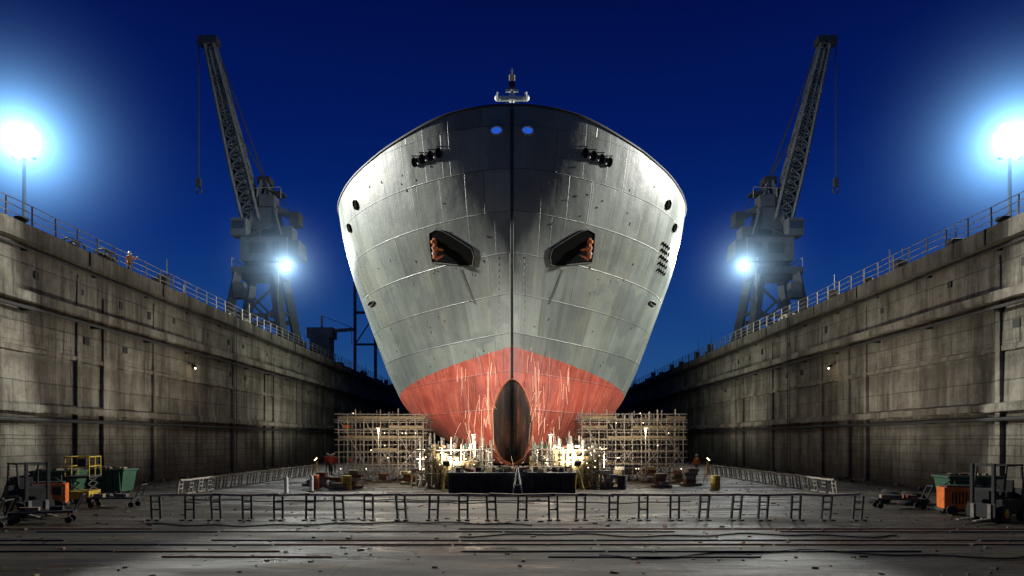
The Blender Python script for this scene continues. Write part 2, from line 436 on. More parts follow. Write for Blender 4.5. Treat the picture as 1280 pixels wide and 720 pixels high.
for k in range(41):
    a=2*math.pi*k/40; zz=math.sin(a); ring.append(Vector((1.34*math.cos(a)*(1-.18*max(0,zz)),46.9,4.25+2.82*zz)))
rg.path(ring,.14,'rustlight',8)
rg.obj('bulb_ridge',ship)
f=MB()
y0=53
f.tube((0,y0,22),(0,y0,30.9),.26,'white',10,.16)
f.beam((-1.15,y0,29.5),(1.15,y0,29.5),.26,.32,'white'); f.beam((-.5,y0,30.1),(.5,y0,30.1),.14,.18,'white')
for x in(-1.1,1.1): f.sphere((x,y0-.1,29.5),.26,'white'); f.tube((x,y0,29.3),(x,y0,30.0),.08,'white')
f.box((0,y0-.1,28.9),(1.1,.7,.14),'white'); f.tube((-.5,y0,24),(0,y0,29),.1,'white'); f.tube((.5,y0,24),(0,y0,29),.1,'white')
f.box((0,y0-.3,30.4),(.45,.3,.5),'dark'); f.tube((0,y0,30.7),(0,y0,31.3),.22,'dark',8,.26); f.tube((0,y0,31.3),(0,y0,31.8),.07,'dark')
f.box((0,y0-.3,29.5),(.5,.3,.5),'white')
f.obj('foremast',ship)
hf=MB()
def frame(nrm):
    z=nrm.normalized(); up=Vector((0,0,1)); x=up.cross(z).normalized(); y=z.cross(x)
    return Matrix((x,y,z)).transposed()
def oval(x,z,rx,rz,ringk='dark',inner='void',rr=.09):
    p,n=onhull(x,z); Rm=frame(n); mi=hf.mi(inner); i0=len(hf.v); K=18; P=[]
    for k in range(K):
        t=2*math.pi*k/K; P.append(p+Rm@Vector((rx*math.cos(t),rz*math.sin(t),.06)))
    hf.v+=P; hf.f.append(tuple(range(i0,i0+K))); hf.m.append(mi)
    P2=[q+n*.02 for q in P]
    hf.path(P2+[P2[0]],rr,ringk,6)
for sx in(-1,1):
    oval(sx*1.0,23.1,.42,.28,'steel','blueglass',.07)
    for k in range(4):
        oval(sx*(4.9+.60*k),22.35-.05*k,.22,.30,'void','void',.04)
        p,n=onhull(sx*(5.2+.60*k),22.15-.05*k)
        if k<3: hf.sphere(p+n*.08,.08,'white')
    for k in(0,1,2,3):
        p,n=onhull(sx*(4.9+.60*k),22.72-.05*k); hf.tube(p+n*.05-Vector((.2,0,0)),p+n*.05+Vector((.2,0,0)),.04,'steel')
    oval(sx*12.2,21.4,.34,.32,'void','void',.07); oval(sx*13.3,20.4,.34,.3,'void','void',.07)
    oval(sx*12.3,15.0,.95,.16,'dark','void',.05)
for sx in(-1,1):
    for k in range(16):
        p,n=onhull(sx*.95,9.4+k*.4); hf.box(p+n*.01,(.09,.02,.11),'steel',frame(n)@Matrix.Rotation(R(90),3,'X'))
    for k in range(40):
        p,n=onhull(sx*random.uniform(1.5,11.5),random.uniform(8,22)); 
        hf.box(p+n*.01,(.08,.04,random.uniform(.05,.2)),random.choice(['rust','steel','dark']),frame(n)@Matrix.Rotation(R(90),3,'X'))
for k in range(5):
    for q in range(4):
        oval(12.15+.28*q,18.9-k*.42,.09,.12,'void','void',.04)
hf.obj('hull_openings',ship)
an=MB()
for sx in(-1,1):
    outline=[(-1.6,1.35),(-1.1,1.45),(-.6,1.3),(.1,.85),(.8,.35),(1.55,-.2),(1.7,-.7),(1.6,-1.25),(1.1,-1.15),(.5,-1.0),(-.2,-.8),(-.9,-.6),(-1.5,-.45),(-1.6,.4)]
    cx,cz=4.3,16.45; mi=an.mi('void'); K=len(outline); rings=[]  # flat dark patch on the hull, painted in place of a recess's shade
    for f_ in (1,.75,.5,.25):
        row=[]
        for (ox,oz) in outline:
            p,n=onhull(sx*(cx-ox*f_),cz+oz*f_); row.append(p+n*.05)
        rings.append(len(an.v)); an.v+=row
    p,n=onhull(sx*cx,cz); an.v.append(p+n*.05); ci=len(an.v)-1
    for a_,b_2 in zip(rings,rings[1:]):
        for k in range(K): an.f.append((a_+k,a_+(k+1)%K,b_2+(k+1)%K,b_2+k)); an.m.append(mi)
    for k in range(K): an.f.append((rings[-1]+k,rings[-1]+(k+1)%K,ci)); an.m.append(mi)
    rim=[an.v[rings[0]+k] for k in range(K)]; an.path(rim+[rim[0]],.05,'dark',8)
    p,n=onhull(sx*(cx+1.05),cz+.4)
    o=p+n*.25
    an.tube(o+Vector((-sx*1.0,0,-.2)),o,.12,'rustlight',8); an.tube(o+Vector((0,0,.7)),o+Vector((0,0,-.75)),.17,'rustlight',8)
    for zz in(.7,-.75):
        an.tube(o+Vector((0,0,zz)),o+Vector((-sx*.65,-.12,zz*.7)),.18,'rustlight',6,.03)
    an.sphere(o,.26,'rustlight'); an.sphere(o+Vector((sx*.15,0,.45)),.17,'orange'); an.sphere(o+Vector((sx*.1,0,-.4)),.14,'white')
    an.path([onhull(sx*(cx-.6-.25*k),cz-1.3-.6*k)[0]+Vector((0,-.06,0)) for k in range(5)],.02,'dark')
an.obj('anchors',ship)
rp=MB()
for sx in(-1,1):
    for (xa,za,xb,zb) in ((1.4,9.0,.9,2.2),(2.6,9.6,1.6,2.2),(3.9,7.6,2.4,1.6),(1.0,7.2,.55,1.0)):
        pts=[]
        for k in range(13):
            t=k/12; x=xa+(xb-xa)*t; z=za+(zb-za)*t
            p,n=onhull(sx*x,max(z,1.4)); q=p+n*(.12+.5*math.sin(t*math.pi))
            q.y-=2.0*t*t; pts.append(q)
        rp.path(pts,.02,'rope',5)
rp.obj('mooring_ropes',ship)
sp_=MB()
for sx in(-1,1):
    for (ox,oy,oz,cnt,sprd) in((1.8,45.8,5.6,16,.7),(2.8,45.8,4.2,14,.8),(1.5,45.4,8.6,10,.25),(3.4,46,7.6,8,.3)):
        for k in range(cnt):
            o=Vector((sx*(ox+random.uniform(-.4,.4)),oy-random.uniform(0,.6),oz+random.uniform(-.8,.8)))
            vx=random.gauss(-sx*.1,sprd); vy=-abs(random.gauss(.5,.4)); vz=random.uniform(-1,.8)
            T=random.uniform(.3,1.1); t0=random.uniform(0,T*.8); t1=min(T,t0+random.uniform(.1,.5)); pts=[]
            for q in range(6):
                t=t0+(t1-t0)*q/5; z=o.z+vz*t-4.9*t*t
                if z<.05: break
                pts.append(o+Vector((vx*t,vy*t,z-o.z)))
            if len(pts)>1: sp_.path(pts,random.uniform(.004,.010),'spark',4)
sp_.obj('welding_sparks')
# ------------------------------------------------------------------ keel blocks / cradle
kb=MB()
kb.box((0,39,.6),(6.9,3.6,1.08),'black')
for x in [-3.3+.55*k for k in range(13)]: kb.box((x,37.14,.6),(.08,.1,1.0),'dark')
kb.box((0,37.12,1.1),(6.9,.14,.1),'dark'); kb.box((0,39,1.18),(7.1,3.8,.07),'dark')
for k in range(70):
    kb.box((random.uniform(-3.3,3.3),random.uniform(37.4,40.6),1.32),(random.uniform(.1,.6),random.uniform(.1,.5),random.uniform(.1,.4)),random.choice(['dark','timber','rust','steel','yellowtimber']),Matrix.Rotation(random.uniform(0,3),3,'Z'))
kb.obj('keel_cradle')
kb=MB()
for y in range(46,170,3):
    kb.box((0,y,.35),(1.6,1.3,.7),'quay'); kb.box((0,y,.93),(1.4,1.1,.45),'timber')
    if y>52:
        for sx in(-1,1): kb.box((sx*3.6,y,.45),(1.1,1.1,.9),'quay'); kb.box((sx*3.6,y,1.1),(1,1,.4),'timber')
kb.obj('keel_blocks')
def crib(name,sx):
    m=MB()
    for bx in range(6):
        for by in range(3):
            x=sx*(1.5+bx*.72+random.uniform(-.06,.06)); y=42.3+by*1.2+random.uniform(-.1,.1)
            top=random.uniform(1.5,2.5)+ (0 if bx>1 else -.4)
            z=.1
            k=0
            while z<top:
                if k%2==0:
                    for o in(-.22,.22): m.box((x,y+o,z),(.62+random.uniform(-.1,.1),.16,.17),'yellowtimber')
                else:
                    for o in(-.22,.22): m.box((x+o,y,z),(.16,.62,.17),'yellowtimber')
                z+=.18;k+=1
            m.tube((x,y,z),(x*1.02,y+.7,z+random.uniform(.4,1.0)),.05,'steel')
    for k in range(9):
        x=sx*(1.3+k*.6)
        for y in(41.7,43.5,45.3): m.tube((x,y,0),(x+random.uniform(-.03,.03),y,random.uniform(2.4,3.4)),.035,'steel',5)
    for z in(.9,1.7,2.4):
        for y in(41.7,43.5,45.3): m.tube((sx*1.1,y,z),(sx*6.3,y,z+random.uniform(-.06,.06)),.03,'steel',5)
    for k in range(60):
        m.box((sx*random.uniform(1.3,6),random.uniform(41.4,45),random.choice([.2,1.0,1.8,2.5])+.1),(random.uniform(.1,.4),random.uniform(.1,.4),random.uniform(.08,.3)),random.choice(['dark','rust','steel','timber','white','green']),Matrix.Rotation(random.uniform(0,3),3,'Z'))
    for k in range(10):
        x=sx*(1.6+k*.45); p,n=onhull(x*1.2,2.6+k*.12)
        m.tube((x,41.4,.1),p if p.y<60 else (x,46,2.2),.06,'timber')
    return m.obj(name)
crib('timber_cribbing',-1); crib('timber_cribbing',1)
m=MB()
for dx in(-.28,.28): m.tube((.3+dx,36.4,.02),(.3,36.8,1.5),.04,'white'); m.tube((.3+dx,37,.02),(.3,36.8,1.5),.03,'white')
m.tube((.12,36.55,.6),(.48,36.55,.6),.03,'white'); m.obj('trestle')
# ------------------------------------------------------------------ scaffolding
def scaffold(x0,x1,y0,y1,levels,dx=.62,dy=1.5,name='scaffolding'):
    m=MB(); xs=[];x=x0
    while x<=x1+.01: xs.append(x); x+=dx
    ys=[];y=y0
    while y<=y1+.01: ys.append(y); y+=dy
    top=levels[-1]
    for x in xs:
        for y in ys:
            m.tube((x+random.uniform(-.04,.04),y,0),(x+random.uniform(-.04,.04),y,top+random.uniform(.1,.75)),.042,'steel',6); m.box((x,y,.03),(.2,.2,.05),'timber')
    for z in levels:
        for y in ys: m.tube((x0-.3,y,z-.08),(xs[-1]+.3,y,z-.08+random.uniform(-.03,.03)),.035,'steel',5)
        for x in xs: m.tube((x,y0-.2,z-.14),(x,ys[-1]+.2,z-.14),.03,'steel',5)
        if z>1:
            bx=x0
            while bx<xs[-1]-.3:
                L=min(random.choice([1.86,2.48]),xs[-1]-bx+.2)
                if random.random()<(.92 if z>2.5 else .6):
                    zz=z+random.uniform(0,.03)
                    for k in range(int((ys[-1]-y0)/.27)):
                        if random.random()<.85: m.box((bx+L/2,y0+.14+k*.27,zz),(L-.04+random.uniform(-.1,.05),.24,.05),'timber')
                    if random.random()<(.9 if z>3 else .5): m.box((bx+L/2,y0-.07,zz+.10),(L-.05,.03,.17),'timber')
                bx+=L
    for z in [levels[-1]+.35]+[l+.45 for l in levels[:-1]]:
        m.tube((x0-.3,y0,z),(xs[-1]+.3,y0,z+random.uniform(-.04,.04)),.03,'steel',5)
    for k in range(0,len(xs)-1,3):
        m.tube((xs[k],y0-.05,.1),(xs[min(k+3,len(xs)-1)],y0-.05,levels[2]),.035,'steel',5)
        m.tube((xs[min(k+3,len(xs)-1)],ys[-1],.1),(xs[k],ys[-1],top),.035,'steel',5)
        m.tube((xs[min(k+3,len(xs)-1)],y0-.06,levels[1]),(xs[k],y0-.06,top),.032,'steel',5)
    for k in range(40):
        x=random.uniform(x0,xs[-1]); y=random.uniform(y0+.2,ys[-1]); z=random.choice(levels[1:])
        m.box((x,y,z+.15),(random.uniform(.2,.6),.3,random.uniform(.15,.3)),random.choice(['dark','rust','timber','orange','crane']))
    return m.obj(name)
lv=[.5,1.3,2.2,3.1,3.85,4.55]
scaffold(-12.7,-5.9,50,54.5,lv); scaffold(5.1,12.9,50,54.5,lv)
scaffold(12.5,15.5,64,84,[.6,1.8,3.0,4.4],1.4,2.4)
# ------------------------------------------------------------------ barriers
def barrier(p,q,h,k,step,pw,name,rail='steel'):
    m=MB(); p=Vector(p);q=Vector(q);L=(q-p).length;u=(q-p).normalized(); nn=Vector((-u.y,u.x,0))
    n=int(L/step)
    for i in range(n+1):
        c=p+u*(i*step+random.uniform(-.1,.1))
        tilt=random.uniform(-.05,.05)
        for s in(-pw/2,pw/2):
            a=c+u*s; m.beam(a+nn*.12,a+Vector((0,0,h))+u*tilt,.07,.07,k)
            m.box(a+Vector((0,0,.03)),(.16,.35,.05),k)
        m.tube(c-u*pw/2+Vector((0,0,h*.45)),c+u*pw/2+Vector((0,0,h*.45)),.03,k,5)
        m.tube(c-u*pw/2+Vector((0,0,h*.75)),c+u*pw/2+Vector((0,0,h*.75)),.025,k,5)
        if i<n:
            j=random.uniform(-.03,.03)
            m.beam(c-u*.1+Vector((0,0,h+.03+j)),c+u*(step+.1)+Vector((0,0,h+.03-j)),.10,.09,rail)
    return m.obj(name)
barrier((-13.2,25.4,0),(13.2,25.4,0),.93,'dark',1.13,.32,'barrier_fence','rope')
barrier((-18.2,37.5,0),(-17.2,60,0),.75,'steel',1.1,.4,'side_barrier_fence')
barrier((17.2,60,0),(17.9,37.5,0),.75,'steel',1.1,.4,'side_barrier_fence')
m=MB()
for y,w in((22.9,.07),(22.2,.06),(20.3,.06),(19.5,.1),(18.3,.08),(17.4,.06)):
    x=-30
    while x<30:
        l=random.uniform(3,6)
        if random.random()<.8: m.box((x+l/2,y+random.uniform(-.04,.04),.015),(l-.06,w,.05),random.choice(['dark','rust','rust']),Matrix.Rotation(random.uniform(-.008,.008),3,'Z'))
        x+=l
m.obj('floor_rails')
m=MB()
for k in range(6):
    y=random.uniform(15.5,35); x=random.uniform(-18,6); pts=[]
    a1=random.uniform(.15,.4); a2=random.uniform(.5,1.1); A1=random.uniform(.2,.6)
    for i in range(40):
        pts.append((x+i*.35,y+A1*math.sin(i*a1+k)+.2*math.sin(i*a2+k*2),.03))
    m.path(pts,.024,'rubber',6)
m.obj('floor_hoses')
m=MB()
for k in range(1300):
    x=random.uniform(-24,24); y=random.uniform(14.5,60); s=random.uniform(.02,.06)
    m.box((x,y,s/3),(s*2*random.uniform(.5,2),s*random.uniform(.6,1.6),s),random.choice(['timber','dark','quay','rust','floor']),Matrix.Rotation(random.uniform(0,3),3,'Z'))
for sx in(-1,1):
    for k in range(260):
        x=sx*(25.9-abs(random.gauss(0,.7))); y=random.uniform(18,120); s=random.uniform(.05,.22)
        m.box((x,y,s*.35),(s,s*random.uniform(.6,1.6),s*.8),random.choice(['quay','dark','floor','timber']),Matrix.Rotation(random.uniform(0,3),3,'Z'))
m.obj('floor_debris')
for x,y in((-12.5,37.8),(-11.6,39.5)):
    m=MB(); m.tube((0,0,0),(0,0,.85),.11,'white',12); m.sphere((0,0,.85),.11,'white',12,8); m.tube((0,0,0),(0,0,.06),.2,'dark',12); m.obj('bollard',loc=(x,y,0))
for k in range(24):
    sx=random.choice((-1,1)); x=sx*random.uniform(5,13.5); y=random.uniform(41,48.5); m=MB()
    if k%4==0:
        m.tube((0,0,0),(0,0,.85),.29,random.choice(['orange','dark','yellow','rust']),14); m.torus((0,0,.3),(0,0,1),.29,.015,'dark'); m.torus((0,0,.6),(0,0,1),.29,.015,'dark'); m.tube((.1,0,.85),(.1,0,.89),.04,'steel'); m.obj('oil_drum',loc=(x,y,0))
    else:
        for q in range(5): m.box((-.48+q*.24,0,.15),(.18,1.0,.03),'timber')
        for q in(-.45,0,.45): m.box((0,q,.07),(1.15,.12,.11),'timber')
        for q in range(random.randint(1,4)): m.box((random.uniform(-.2,.2),random.uniform(-.2,.2),.3+q*.24),(random.uniform(.5,.9),.6,.22),random.choice(['steel','timber','yellowtimber','rust']),Matrix.Rotation(random.uniform(-.3,.3),3,'Z'))
        m.obj('loaded_pallet',loc=(x,y,0))
# ------------------------------------------------------------------ cranes
def crane(X,Y,sx):
    root=empty('harbour_crane',(X,Y,WZ),0,(sx,1,1))
    m=MB()
    for y in(-3,3):
        for x in(-3.5,3.5):
            m.beam((x,y,0),(x*.6,y*.7,8.2),.9,.9,'crane'); m.box((x,y,.4),(1.5,1.1,.8),'dark')
            for k in(-.5,.5): m.tube((x+k,y-.3,.3),(x+k,y+.3,.3),.3,'dark',12)
        m.beam((-2.8,y*.87,3.2),(2.8,y*.87,3.2),.4,.45,'crane')
        m.beam((-3.4,y*.98,.9),(2.4,y*.78,6.8),.25,.25,'crane'); m.beam((3.4,y*.98,.9),(-2.4,y*.78,6.8),.25,.25,'crane')
    for x in(-2.6,2.6): m.beam((x,-2.6,4),(x,2.6,4),.3,.3,'crane')
    m.box((0,0,8.5),(5.4,5.2,.8),'crane'); m.tube((0,0,8.9),(0,0,9.6),2.0,'dark',20)
    for x in(-2.6,2.6):
        m.tube((x,-2.6,9.9),(x,2.6,9.9),.05,'steel')
        for y in(-2.6,-1.3,0,1.3,2.6): m.tube((x,y,8.9),(x,y,9.9),.04,'steel')
    m.box((-1.5,-2.9,6),(1.2,1.2,1.8),'crane'); m.path([(2.9,-2.9,0),(2.9,-2.9,8.6)],.07,'steel')
    m.obj('portal',root)
    h=MB()
    h.box((.9,0,11.1),(5.4,4.2,2.8),'crane'); h.box((.9,0,12.6),(5.7,4.5,.2),'dark')
    for k in range(12): h.box((-.6+k*.16,-2.13,11.2),(.06,.06,1.2),'dark')
    h.box((2.4,-2.13,11.0),(.8,.06,1.7),'dark')
    h.box((4.2,0,11.4),(1.4,3.4,1.9),'crane',None,.85)
    h.box((-1.9,-1.7,13.6),(1.8,1.6,2.0),'crane'); h.box((-1.9,-2.53,13.8),(1.4,.05,.9),'glass')
    h.box((3.0,.3,13.4),(1.6,2.0,1.5),'crane'); h.tube((2.2,-1,12.7),(2.2,-1,14.4),.2,'dark',8)
    for y in(-1.2,1.2):
        h.beam((-1.4,y,12.8),(.2,y*.5,19.6),.42,.42,'crane'); h.beam((2.6,y,12.8),(.6,y*.5,19.6),.42,.42,'crane')
        for k in range(4):
            t0=k/4;t1=(k+1)/4
            a=Vector((-1.4,y,12.8)).lerp(Vector((.2,y*.5,19.6)),t0); c=Vector((2.6,y,12.8)).lerp(Vector((.6,y*.5,19.6)),t1)
            h.beam(a,c,.16,.16,'crane'); h.beam((c.x,c.y,c.z),Vector((-1.4,y,12.8)).lerp(Vector((.2,y*.5,19.6)),t1),.16,.16,'crane')
    h.box((.6,0,15.0),(2.8,2.2,2.6),'crane'); h.box((.4,0,19.7),(1.5,1.6,.8),'dark'); h.box((.9,-.2,17.1),(1.8,1.8,1.4),'crane')
    h.beam((.6,0,17.0),(4.0,0,15.3),.6,.8,'crane'); h.box((4.1,0,15.1),(1.1,1.8,1.5),'dark')
    h.box((-1.0,0,17.4),(1.8,2.4,.15),'dark'); h.box((1.9,0,18.2),(1.5,2.2,.15),'dark')
    for x in(-1.8,-.2,2.6): h.tube((x,-1.1,17.4),(x,-1.1,18.5),.04,'steel')
    h.tube((-1.8,-1.1,18.5),(2.6,-1.1,18.7),.04,'steel')
    h.obj('machine_house',root)
    j=MB()
    A=Vector((-.6,0,12.6)); B=Vector((-4.5,-4,33.9)); ax=(B-A).normalized(); px=Vector((ax.z,0,-ax.x)).normalized(); py=ax.cross(px)
    def cp(t,i):
        w=(.95 if t<.35 else .95-.45*(t-.35)/.65)*(.55+.45*min(1,t/.08)); dd=w*.7
        sgn=((-1,-1),(1,-1),(1,1),(-1,1))[i]
        return A.lerp(B,t)+px*w*sgn[0]+py*dd*sgn[1]
    K=18
    for i in range(4):
        for k in range(K):
            j.beam(cp(k/K,i),cp((k+1)/K,i),.30,.30,'crane')
            i2=(i+1)%4
            j.beam(cp(k/K,i),cp((k+1)/K,i2) ,.15,.15,'crane'); j.beam(cp((k+1)/K,i),cp((k+1)/K,i2),.15,.15,'crane')
            j.beam(cp(k/K,i2),cp((k+1)/K,i) ,.15,.15,'crane')
    j.box(A.lerp(B,.5),(.75,.9,20.5),'crane',ax.to_track_quat('Z','Y').to_matrix())
    j.box(B+Vector((-.1,0,.3)),(2.1,1.3,.8),'dark'); j.tube(B+Vector((-.9,-.4,.2)),B+Vector((-.9,.4,.2)),.45,'dark',14)
    j.obj('jib',root)
    w=MB()
    T=Vector((.4,0,19.9))
    for y in(-.3,.3):
        w.tube(T+Vector((0,y,0)),B+Vector((.4,y,.6)),.05,'dark',5); w.tube(T+Vector((0,y,0)),A.lerp(B,.6)+Vector((.6,y,0)),.05,'dark',5)
        w.tube(T+Vector((0,y,0)),(4.0,y,15.6),.05,'dark',5)
    hx=B+Vector((-1.3,0,.2))
    for y in(-.12,.12): w.tube(hx+Vector((0,y,0)),(hx.x,hx.y+y,18.3),.035,'dark',5)
    w.box((hx.x,hx.y,18.1),(.5,.5,.9),'dark'); w.torus((hx.x,hx.y,17.3),(0,1,0),.35,.09,'dark')
    w.obj('cables',root)
    return root
crane(-30,82,1); crane(31.2,82,-1)
m=MB()
for x,h in((-34.5,24),(-30,17)):
    m.tube((x,150,WZ-1),(x,150,WZ+h),.35,'crane',8)
m.tube((-34.5,150,31),(-29.8,150,31),.3,'crane'); m.tube((-34.5,150,24),(-29.8,150,24),.25,'crane'); m.tube((-34.5,150,24),(-29.8,150,31),.15,'crane')
m.obj('distant_gantry')
m=MB(); m.box((0,0,2.2),(3,3,4.4),'crane'); m.box((0,0,5.2),(4,2.6,1.6),'crane'); m.beam((-1,0,5.4),(5,0,5.9),.4,.5,'crane'); m.tube((0,0,4.4),(0,0,8),.2,'crane'); m.tube((4.6,0,5.9),(4.6,0,3.5),.04,'dark'); m.tube((0,0,8),(4.8,0,6.1),.05,'dark')
for x in(-1.3,1.3): m.box((x,-1.5,1.2),(.3,.1,2),'dark')
m.obj('quay_hoist',bevel=.04,loc=(-29.5,106,WZ))
# ------------------------------------------------------------------ lamps
def haze(parent,loc,Rr,A,col,core=.3,pw=2.5):  # self-glowing sphere added to imitate a lamp's halo, scatters no light
    m=bpy.data.materials.new('lamp_painted_halo'); m.use_nodes=True; nt=m.node_tree
    nt.nodes.clear(); out=N(nt,'ShaderNodeOutputMaterial'); e=N(nt,'ShaderNodeEmission'); e.inputs[0].default_value=(*col,1)
    tc=N(nt,'ShaderNodeTexCoord').outputs['Object']; ln=N(nt,'ShaderNodeVectorMath',operation='LENGTH'); nt.links.new(tc,ln.inputs[0])
    r=math_(nt,'MULTIPLY',ln.outputs['Value'],Rr)
    f=math_(nt,'POWER',math_(nt,'SUBTRACT',1,ln.outputs['Value'],clamp=True),pw)
    s=math_(nt,'DIVIDE',math_(nt,'MULTIPLY',f,A),math_(nt,'ADD',math_(nt,'MULTIPLY',r,r),core))
    nt.links.new(s,e.inputs[1]); nt.links.new(e.outputs[0],out.inputs['Volume'])
    m.cycles.emission_sampling='NONE'
    b=MB(); b.mi('lampw'); b.sphere((0,0,0),1,'lampw',24,16); o=b.obj('lamp_painted_halo',parent); o.data.materials.clear(); o.data.materials.append(m)
    o.location=loc; o.scale=(Rr,)*3; return o
def spot(name,loc,target,power,angle,col,size=.4,blend=.6,parent=None):
    l=bpy.data.lights.new(name,'SPOT'); l.energy=power; l.spot_size=R(angle); l.spot_blend=blend; l.color=col; l.shadow_soft_size=size
    o=bpy.data.objects.new(name,l); scene.collection.objects.link(o); o.location=loc
    o.rotation_euler=(Vector(target)-Vector(loc)).to_track_quat('-Z','Y').to_euler()
    if parent: o.parent=parent
    return o
def floodmast(X,Y,H,target):
    root=empty('floodlight_mast'); m=MB()
    m.tube((X,Y,WZ-.05),(X,Y,H-1),.22,'crane',10,.14); m.box((X,Y,H-1),(2.0,.3,.2),'dark')
    sx=-1 if X<0 else 1
    dirv=(Vector((0,30,8))-Vector((X,Y,H))).normalized()
    for dz,xs in((-.75,(-.45,.45)),(.1,(-1.1,-.37,.37,1.1)),(.95,(-1.1,-.37,.37,1.1)),(1.7,(-.45,.45))):
        for dx in xs:
            c=Vector((X+dx,Y-.1,H+dz)); m.tube(c-dirv*.2,c+dirv*.14,.26,'dark',14,.38); m.tube(c+dirv*.145,c+dirv*.17,.36,'lampw',14)
    m.obj('mast_and_heads',root)
    haze(root,(X,Y-.5,H+.4),22,4.2,(.23,.54,1.0),.55,4.0)
    spot('lamp',(X-sx*1.6,Y-1.2,H),target,155000,105,(1,1,.92),.8,.9,root)
    spot('lamp_wall',(X-sx*1.6,Y-1.2,H+.8),(-sx*26,34,9),55000,64,(1,.96,.84),.8,1,root)
floodmast(-44.3,62,29.6,(-4,54,12)); floodmast(45.2,62,29.6,(4,54,12))
for sx,X in((-1,-26.0),(1,26.6)):
    root=empty('crane_floodlight'); m=MB()
    Y=78.5; Z=23
    m.beam((X+sx*2,Y,Z+.5),(X,Y,Z+.5),.15,.15,'dark'); d0=Vector((-sx*.6,-.8,-.45)).normalized(); rot=d0.to_track_quat('Z','Y').to_matrix()
    m.box((X,Y,Z),(.9,.8,.35),'dark',rot); m.box(Vector((X,Y,Z))+d0*.2,(.8,.7,.04),'lampw',rot); m.obj('lamp_head',root)
    haze(root,(X,Y-.3,Z),11,.8,(.42,.7,1),.2,2.8)
    spot('lamp',Vector((X,Y,Z))+d0*.5,(-sx*14,70,4),24000,140,(.95,1,.95),.4,.7,root)
for sx in(-1,1):
    for y in(54.5,):
        root=empty('wall_lamp'); m=MB(); X=sx*(WX-.7)
        m.box((X+sx*.1,y,8.9),(.3,.3,.15),'dark'); m.sphere((X-sx*.02,y,8.72),.07,'bulb'); m.tube((X+sx*.05,y,8.95),(X+sx*.6,y,9.2),.03,'dark'); m.obj('fitting',root)
        l=bpy.data.lights.new('lamp','POINT'); l.energy=12; l.color=(1,.75,.4); l.shadow_soft_size=.15
        o=bpy.data.objects.new('lamp',l); o.location=(X-sx*.45,y,8.5); scene.collection.objects.link(o); o.parent=root
for sx in(-1,1):
    for (x,y,z,tx,ty,tz,P,ang,c) in ((3.9,40.6,1.6,2.2,48,5.5,1900,110,(1,.84,.64)),(6.4,44.5,1.0,6,56,8,1700,110,(1,.84,.64)),(13.6,47.5,1.6,26,43,16,4300,118,(1,.94,.80)),(15.2,74,1.8,26,76,15,2600,118,(1,.94,.80))):  # last two per side are added to brighten the walls, no known source
        root=empty('work_and_added_floodlight'); m=MB(); L=Vector((sx*x,y,z)); T=Vector((sx*tx,ty,tz)); d0=(T-L).normalized(); rot=d0.to_track_quat('Z','Y').to_matrix()
        for a in(0,2.1,4.2): m.tube(L,(L.x+.4*math.cos(a),L.y+.4*math.sin(a),0),.025,'yellow')
        m.box(L,(.4,.3,.14),'dark',rot); m.box(L+d0*.09,(.34,.24,.02),'lampy',rot); m.obj('lamp_head',root)
        spot('lamp',L+d0*.25,T,P,ang,c,.15,.9,root)
m=MB()
for k in range(80):
    sx=random.choice((-1,1)); x=sx*random.uniform(1.3,5.8); m.sphere((x,random.uniform(41.5,43),random.uniform(.9,2.6)),.03,'bulb',6,4)
for sx in(-1,1):
    for k in range(10): m.sphere((sx*random.uniform(6,12.5),49.8,random.choice(lv)+.4),.03,'bulb',6,4)
    m.path([(sx*(1.4+.36*k),41.9+.02*k,2.2+.15*math.sin(k*1.6)) for k in range(13)],.02,'black',4)
m.obj('string_lights')
for sx in(-1,1):
    for (x,y,z,P) in((2.4,42.6,3.0,330),(9.3,47.5,3.5,260)):
        m=MB(); m.tube((0,0,-z),(0,0,.1),.03,'steel'); m.sphere((0,0,.18),.07,'bulb'); m.box((0,0,.33),(.3,.3,.05),'dark')
        lo=m.obj('work_lamp_stand',loc=(sx*x,y+.05,z))
        l=bpy.data.lights.new('glow','POINT'); l.energy=P; l.color=(1,.84,.62); l.shadow_soft_size=.2
        o=bpy.data.objects.new('glow',l); scene.collection.objects.link(o); o.parent=lo; o.location=(0,-.3,.15)
